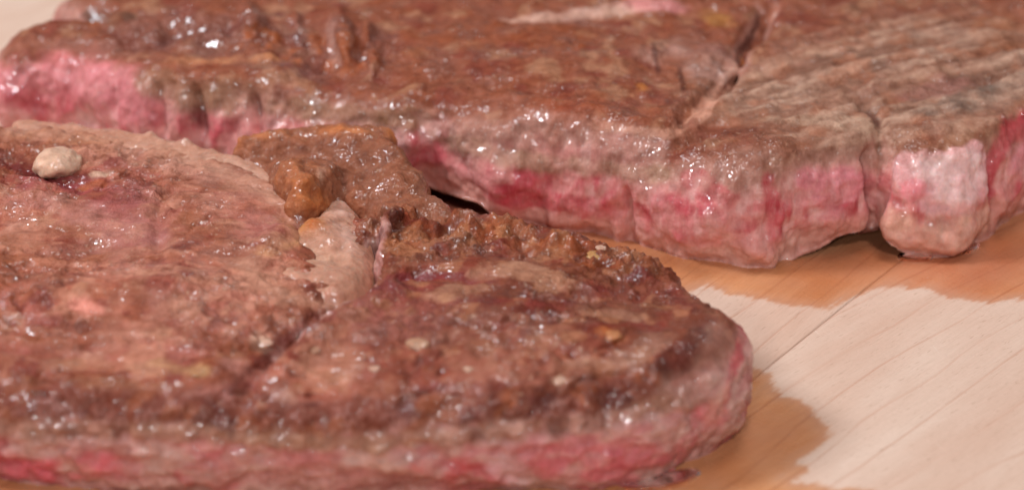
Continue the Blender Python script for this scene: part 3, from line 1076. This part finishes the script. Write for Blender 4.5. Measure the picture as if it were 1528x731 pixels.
lift = [([(630, 306), (700, 330)], 36, 12, 5.2), ([(1306, 372), (1270, 380)], 46, 18, 5.0), ([(1210, 392)], 30, 12, 1.8)]
V, F, A = slab(outl, 0.0245, 0.0075, strokes, 0.00058, ZR, low=0.0012, grid=0.0009, lift=lift)
N = A['N']
top = sstep(0.45, 0.8, N[:, 2])
wall = 1 - top
big = fbm(V, 0.018, 3, off=15.5)
med = fbm(V, 0.006, 4, off=11.3)
fin = fbm(V, 0.0024, 3, off=19.1)
med2 = fbm(V, 0.0045, 4, off=121.3)
vs = fbm(np.stack([V[:, 0], V[:, 1], V[:, 2] * 0.28], 1), 0.0024, 3, off=195.0)
pt = Painter(V, F, N)
fd = np.array([0.88, 0.47, 0.0])                      # run of the fibres on the right muscle
fn_ = np.array([-0.47, 0.88, 0.0])
Q = np.stack([V @ fd * 0.13, V @ fn_, V[:, 2]], 1)
fibre = fbm(Q, 0.0026, 4, off=3.3)
right_r = np.clip(pt.weight([(1150, 150), (1300, 90), (1450, 60), (1500, 120), (1250, 180)], 110, 50), 0, 1)
left_r = np.clip(pt.weight([(250, 50), (420, 60), (500, 90)], 110, 40), 0, 1)
disp = top * (0.0006 * med + 0.00038 * fin) + top * right_r * 0.0007 * fibre + top * left_r * (0.0016 * med2 + 0.001 * (0.5 - worley(V, 0.006, 7.7)))
disp += wall * (0.0017 * big + 0.0008 * med + 0.00040 * fin + 0.00045 * vs)
for fx, fpts, frx, amt in ((0, [(236, 140), (240, 190)], 7, -1.4), (0, [(292, 140), (300, 195)], 8, -3.0), (0, [(318, 150), (326, 195)], 10, 1.2), (0, [(376, 150), (384, 200)], 9, -3.2), (0, [(268, 140), (270, 190)], 9, 1.0),
                          (0, [(430, 165), (436, 200)], 8, -1.4), (0, [(660, 220), (700, 262), (720, 290)], 16, -1.5), (0, [(936, 290), (938, 350)], 7, -2.0), (0, [(1148, 240), (1152, 300), (1146, 350)], 8, -1.2),
                          (0, [(1130, 372), (1150, 388)], 18, 2.2), (0, [(1040, 280), (1060, 330)], 30, 1.4), (0, [(1230, 280), (1240, 320)], 30, 1.6), (0, [(1300, 235), (1302, 300), (1300, 360)], 9, -3.0),
                          (0, [(1350, 355), (1420, 360)], 34, 1.5), (0, [(1486, 240), (1488, 320)], 8, -1.6), (0, [(1330, 290), (1380, 320), (1470, 312)], 24, -0.6)):
    disp += wall * amt * 0.001 * pt.weight(fpts, frx, 16)
V2 = V + N * disp[:, None]

C = np.tile(lin(146, 88, 68), (len(V), 1))
mixc(C, RUST, sstep(0.0, 0.5, med2) * 0.5)
mixc(C, TAN, sstep(0.2, 0.6, fbm(V, 0.006, 4, off=141)) * 0.6)
mixc(C, REDBR, sstep(0.2, 0.6, fbm(V, 0.007, 4, off=143)) * 0.6)
mixc(C, lin(156, 118, 100), right_r * 0.95)
mixc(C, lin(192, 154, 134), right_r * sstep(0.05, 0.5, fibre) * 0.75)
mixc(C, lin(118, 78, 62), right_r * sstep(0.05, 0.5, -fibre) * 0.75)
mixc(C, lin(160, 96, 68), right_r * sstep(0.2, 0.6, med2) * 0.5)
mixc(C, lin(120, 76, 66), left_r * 0.7)
mixc(C, lin(172, 98, 56), left_r * sstep(0.1, 0.5, med) * 0.8)
mixc(C, lin(98, 44, 40), left_r * sstep(0.1, 0.6, -med2) * 0.6)
C *= np.array([0.97, 0.93, 0.89])
wallC = np.tile(lin(214, 136, 130), (len(V), 1))
mixc(wallC, lin(196, 86, 92), sstep(-0.1, 0.5, 0.6 * fbm(V, 0.007, 3, off=171) + 0.5 * vs) * (1 - sstep(0.55, 0.8, A['w'])) * sstep(0.1, 0.35, A['w']))
mixc(wallC, lin(216, 150, 140), sstep(0.1, 0.6, fbm(V, 0.007, 3, off=175)) * 0.6)
mixc(wallC, lin(228, 176, 168), sstep(0.2, 0.6, -vs) * 0.55)
mixc(wallC, lin(212, 150, 132), (1 - sstep(0.08, 0.3, A['w'])) * 0.7)
mixc(wallC, lin(166, 116, 98), sstep(0.55, 0.86, A['w'] + 0.10 * med) * 0.9)
C = C * (1 - wall[:, None]) + wallC * wall[:, None]
P(lin(168, 126, 102), [(680, 215), (800, 240), (900, 250), (980, 262)], 30, 14, 0.8, 0.3)
P(lin(140, 100, 82), [(660, 200), (680, 230), (700, 240)], 24, 16, 0.7)
P(RED, [(740, 285), (830, 300), (900, 310), (950, 315)], 40, 14, 0.8, 0.9, True)
P(lin(214, 150, 144), [(985, 300), (995, 340)], 16, 26, 0.6)
P(RED, [(1040, 265), (1070, 290), (1100, 310), (1110, 335)], 24, 14, 0.75, 0.9, True)
P(RED, [(1150, 275), (1155, 300)], 14, 20, 0.7, 0.9, True)
P(lin(214, 120, 130), [(1220, 265), (1270, 275), (1240, 300)], 36, 22, 0.7, 0.3)
P(RED, [(1220, 315), (1260, 310)], 22, 10, 0.6, 0.9, True)
P(lin(220, 166, 150), [(1000, 370), (1080, 380), (1140, 390), (1200, 360)], 40, 12, 0.7, 0.3)
P(lin(160, 118, 104), [(1120, 225), (1200, 235), (1280, 225)], 40, 12, 0.6)
P(lin(110, 62, 58), [(1298, 240), (1302, 280), (1296, 320)], 10, 22, 0.6)
P(lin(226, 168, 166), [(1350, 250), (1420, 252), (1465, 240), (1455, 290), (1400, 296)], 34, 26, 0.9, 0.15, True)
P(lin(240, 200, 194), [(1380, 250), (1425, 250), (1455, 244), (1450, 280), (1420, 288)], 24, 20, 0.9, 0.3)
P(lin(226, 134, 138), [(1362, 285)], 20, 18, 0.8, 0.2, True)
P(lin(216, 160, 138), [(1330, 340), (1380, 355), (1440, 345), (1470, 330)], 34, 24, 0.9, 0.2)
P(RED, [(1490, 230), (1486, 290), (1500, 210), (1530, 190)], 10, 24, 0.85, 0.2)
P(lin(222, 140, 146), [(1515, 240), (1540, 230)], 16, 24, 0.8, 0.2)
P(lin(170, 118, 96), [(1500, 335), (1470, 345)], 20, 12, 0.5)
# left pink end
P(lin(212, 124, 126), [(30, 130), (90, 120), (160, 130), (200, 150)], 50, 40, 0.95, 0.2)
P(RED, [(40, 150), (90, 150), (60, 140)], 40, 16, 0.7)
P(lin(150, 98, 84), [(40, 70), (110, 66), (170, 80)], 40, 9, 0.8)
P(lin(150, 104, 78), [(230, 120), (280, 140), (340, 150)], 36, 22, 0.85, 0.3)
P(lin(190, 96, 98), [(230, 180), (300, 185), (350, 190)], 40, 12, 0.8)
P(lin(96, 40, 36), [(292, 170), (300, 185)], 10, 16, 0.8)
P(lin(150, 104, 78), [(420, 160), (520, 172), (600, 180)], 50, 16, 0.85, 0.3)
P(DARK, [(400, 180), (380, 165)], 14, 14, 0.6)
P(lin(196, 134, 96), [(260, 92), (380, 90)], 40, 5, 0.6)
P(lin(80, 44, 28), [(130, 22), (150, 30), (190, 26)], 20, 8, 0.8)
# oval eye with its fat lip
P(lin(200, 146, 124), [(890, 186), (960, 197), (1005, 199), (1035, 178), (1064, 148), (1092, 108)], 12, 7, 0.9, 0.2, True)
P(lin(176, 134, 122), [(980, 80), (1040, 70), (1060, 110)], 36, 16, 0.6)
P(RUST, [(560, 80), (650, 70), (740, 40), (840, 60)], 60, 16, 0.7)
P(lin(150, 78, 50), [(860, 150), (950, 180)], 60, 8, 0.6)
P(lin(216, 176, 160), [(790, 30), (860, 22), (940, 12)], 40, 7, 0.75, 0.3)
P(lin(224, 150, 150), [(960, 8), (1000, 10)], 26, 10, 0.8, 0.2)
P(lin(204, 128, 60), [(1108, 92)], 8, 9, 0.9, 0.1)
P(lin(196, 126, 66), [(958, 130)], 9, 7, 0.7, 0.1)
P(lin(180, 130, 72), [(1060, 20), (1080, 34)], 20, 12, 0.5)
P(DARK, [(975, 70), (982, 100)], 4, 14, 0.7, 0.1)
P(DARK, [(1016, 110), (1018, 128)], 4, 12, 0.7, 0.1)
P(DARK, [(1130, 30), (1120, 58), (1100, 84)], 7, 12, 0.8, 0.1)
P(lin(120, 60, 44), [(1020, 190), (1080, 196), (1110, 195)], 26, 8, 0.7)
P(DARK, [(1292, 166), (1308, 184)], 7, 6, 0.8, 0.2)
P(lin(186, 150, 126), [(1180, 180), (1240, 180), (1280, 190)], 40, 8, 0.6)
P(lin(160, 104, 96), [(1380, 140), (1430, 120)], 40, 8, 0.6)
P(lin(118, 96, 84), [(1400, 165), (1480, 140), (1530, 120)], 44, 10, 0.7)
P(lin(150, 90, 60), [(1500, 60), (1480, 40)], 40, 20, 0.6)
wet = np.clip(0.7 + 0.4 * fbm(V, 0.009, 3, off=181) + 0.6 * left_r + 0.5 * wall - 0.35 * right_r, 0.1, 1.6)
crust = np.clip(top * (0.55 + 0.35 * med) + 0.18 * wall - 0.6 * left_r, 0.03, 1)
attrs = dict(Col=np.clip(C, 0.003, 1), wet=wet, crust=crust, sss=0.12 * wall)
Cb = np.clip(C, 0.003, 1) ** 1.10 * np.array([0.98, 0.90, 0.83])
attrs["Col"] = np.clip(C + (Cb - C) * (top * (0.8 - 0.6 * right_r))[:, None], 0.003, 1)
lobe_w = wall * pt.weight([(1350, 260), (1430, 260), (1460, 300), (1380, 340)], 50, 40)
attrs["sss"] = np.clip(0.12 * wall + 0.5 * lobe_w, 0, 1)
g = split_by(F, V, [
    [(1304, 420), (1302, 330), (1302, 236), (1400, 205), (1528, 168), (1720, 110), (1900, 500), (1400, 560)],
    OVAL + [(1150, -200), (540, -200), (545, 0)],
    [(1150, 20), (1118, 60), (1100, 110), (1060, 160), (1020, 200), (1120, 222), (1302, 236), (1400, 205), (1528, 168), (1720, 110), (2200, 200), (2200, -400), (1150, -400)],
    [(640, 110), (560, 60), (545, 0), (540, -200), (0, -200), (100, 52), (180, 78), (330, 108), (520, 146)],
], ZR)
for k, lb in ((0, "pale pink fat lobe at the right of the cut edge"), (1, "oval browned muscle with pale fat lip"), (2, "grey brown muscle with long fibres"),
              (3, "dark wet charred muscle"), (-1, "long front muscle with pink raw cut edge")):
    emit("fat_lobe" if k == 0 else "muscle", V2, F[g == k], attrs, rear, lb)



# ------------------------------------------------------------------ juice on the board


def thin_puddle(px, height, label):
    """thin lens of liquid with a rounded meniscus"""
    c = px_outline(px, 0.0, 6)
    ctr = c.mean(0)
    V, F = [], []
    rings = [(1.0, -0.0002), (1.0, 0.25), (0.97, 0.6), (0.9, 0.88), (0.75, 1.0), (0.45, 1.02), (0.15, 1.0)]
    n = len(c)
    for s, h in rings:
        for p in c:
            q = ctr + (p - ctr) * s
            V.append((q[0], q[1], h * height if h > 0 else h))
    for r in range(len(rings) - 1):
        for i in range(n):
            F.append((r * n + i, r * n + (i + 1) % n, (r + 1) * n + (i + 1) % n, (r + 1) * n + i))
    m = len(V)
    V.append((ctr[0], ctr[1], height))
    for i in range(n):
        k = (len(rings) - 1) * n
        F.append((k + i, k + (i + 1) % n, m, m))
    o = link("juice_puddle", None)
    me = bpy.data.meshes.new("juice_puddle")
    me.from_pydata(V, [], [f if f[2] != f[3] else f[:3] for f in F])
    me.polygons.foreach_set("use_smooth", [True] * len(me.polygons))
    me.materials.append(JUICE)
    bpy.data.objects.remove(o)
    o = link("juice_puddle", me)
    tag(o, label, "juice", "juice pooled on the board")


thin_puddle([(930, 722), (980, 708), (1030, 700), (1046, 706), (1020, 722), (985, 730), (940, 732)], 0.0005, "small juice puddle at the foot of the nearest steak")
thin_puddle([(1340, 382), (1370, 380), (1394, 382), (1388, 389), (1366, 391), (1345, 389)], 0.0009, "left juice drop under the pale fat lobe")
thin_puddle([(1424, 374), (1446, 366), (1462, 366), (1458, 373), (1440, 379)], 0.0008, "right juice drop under the pale fat lobe")
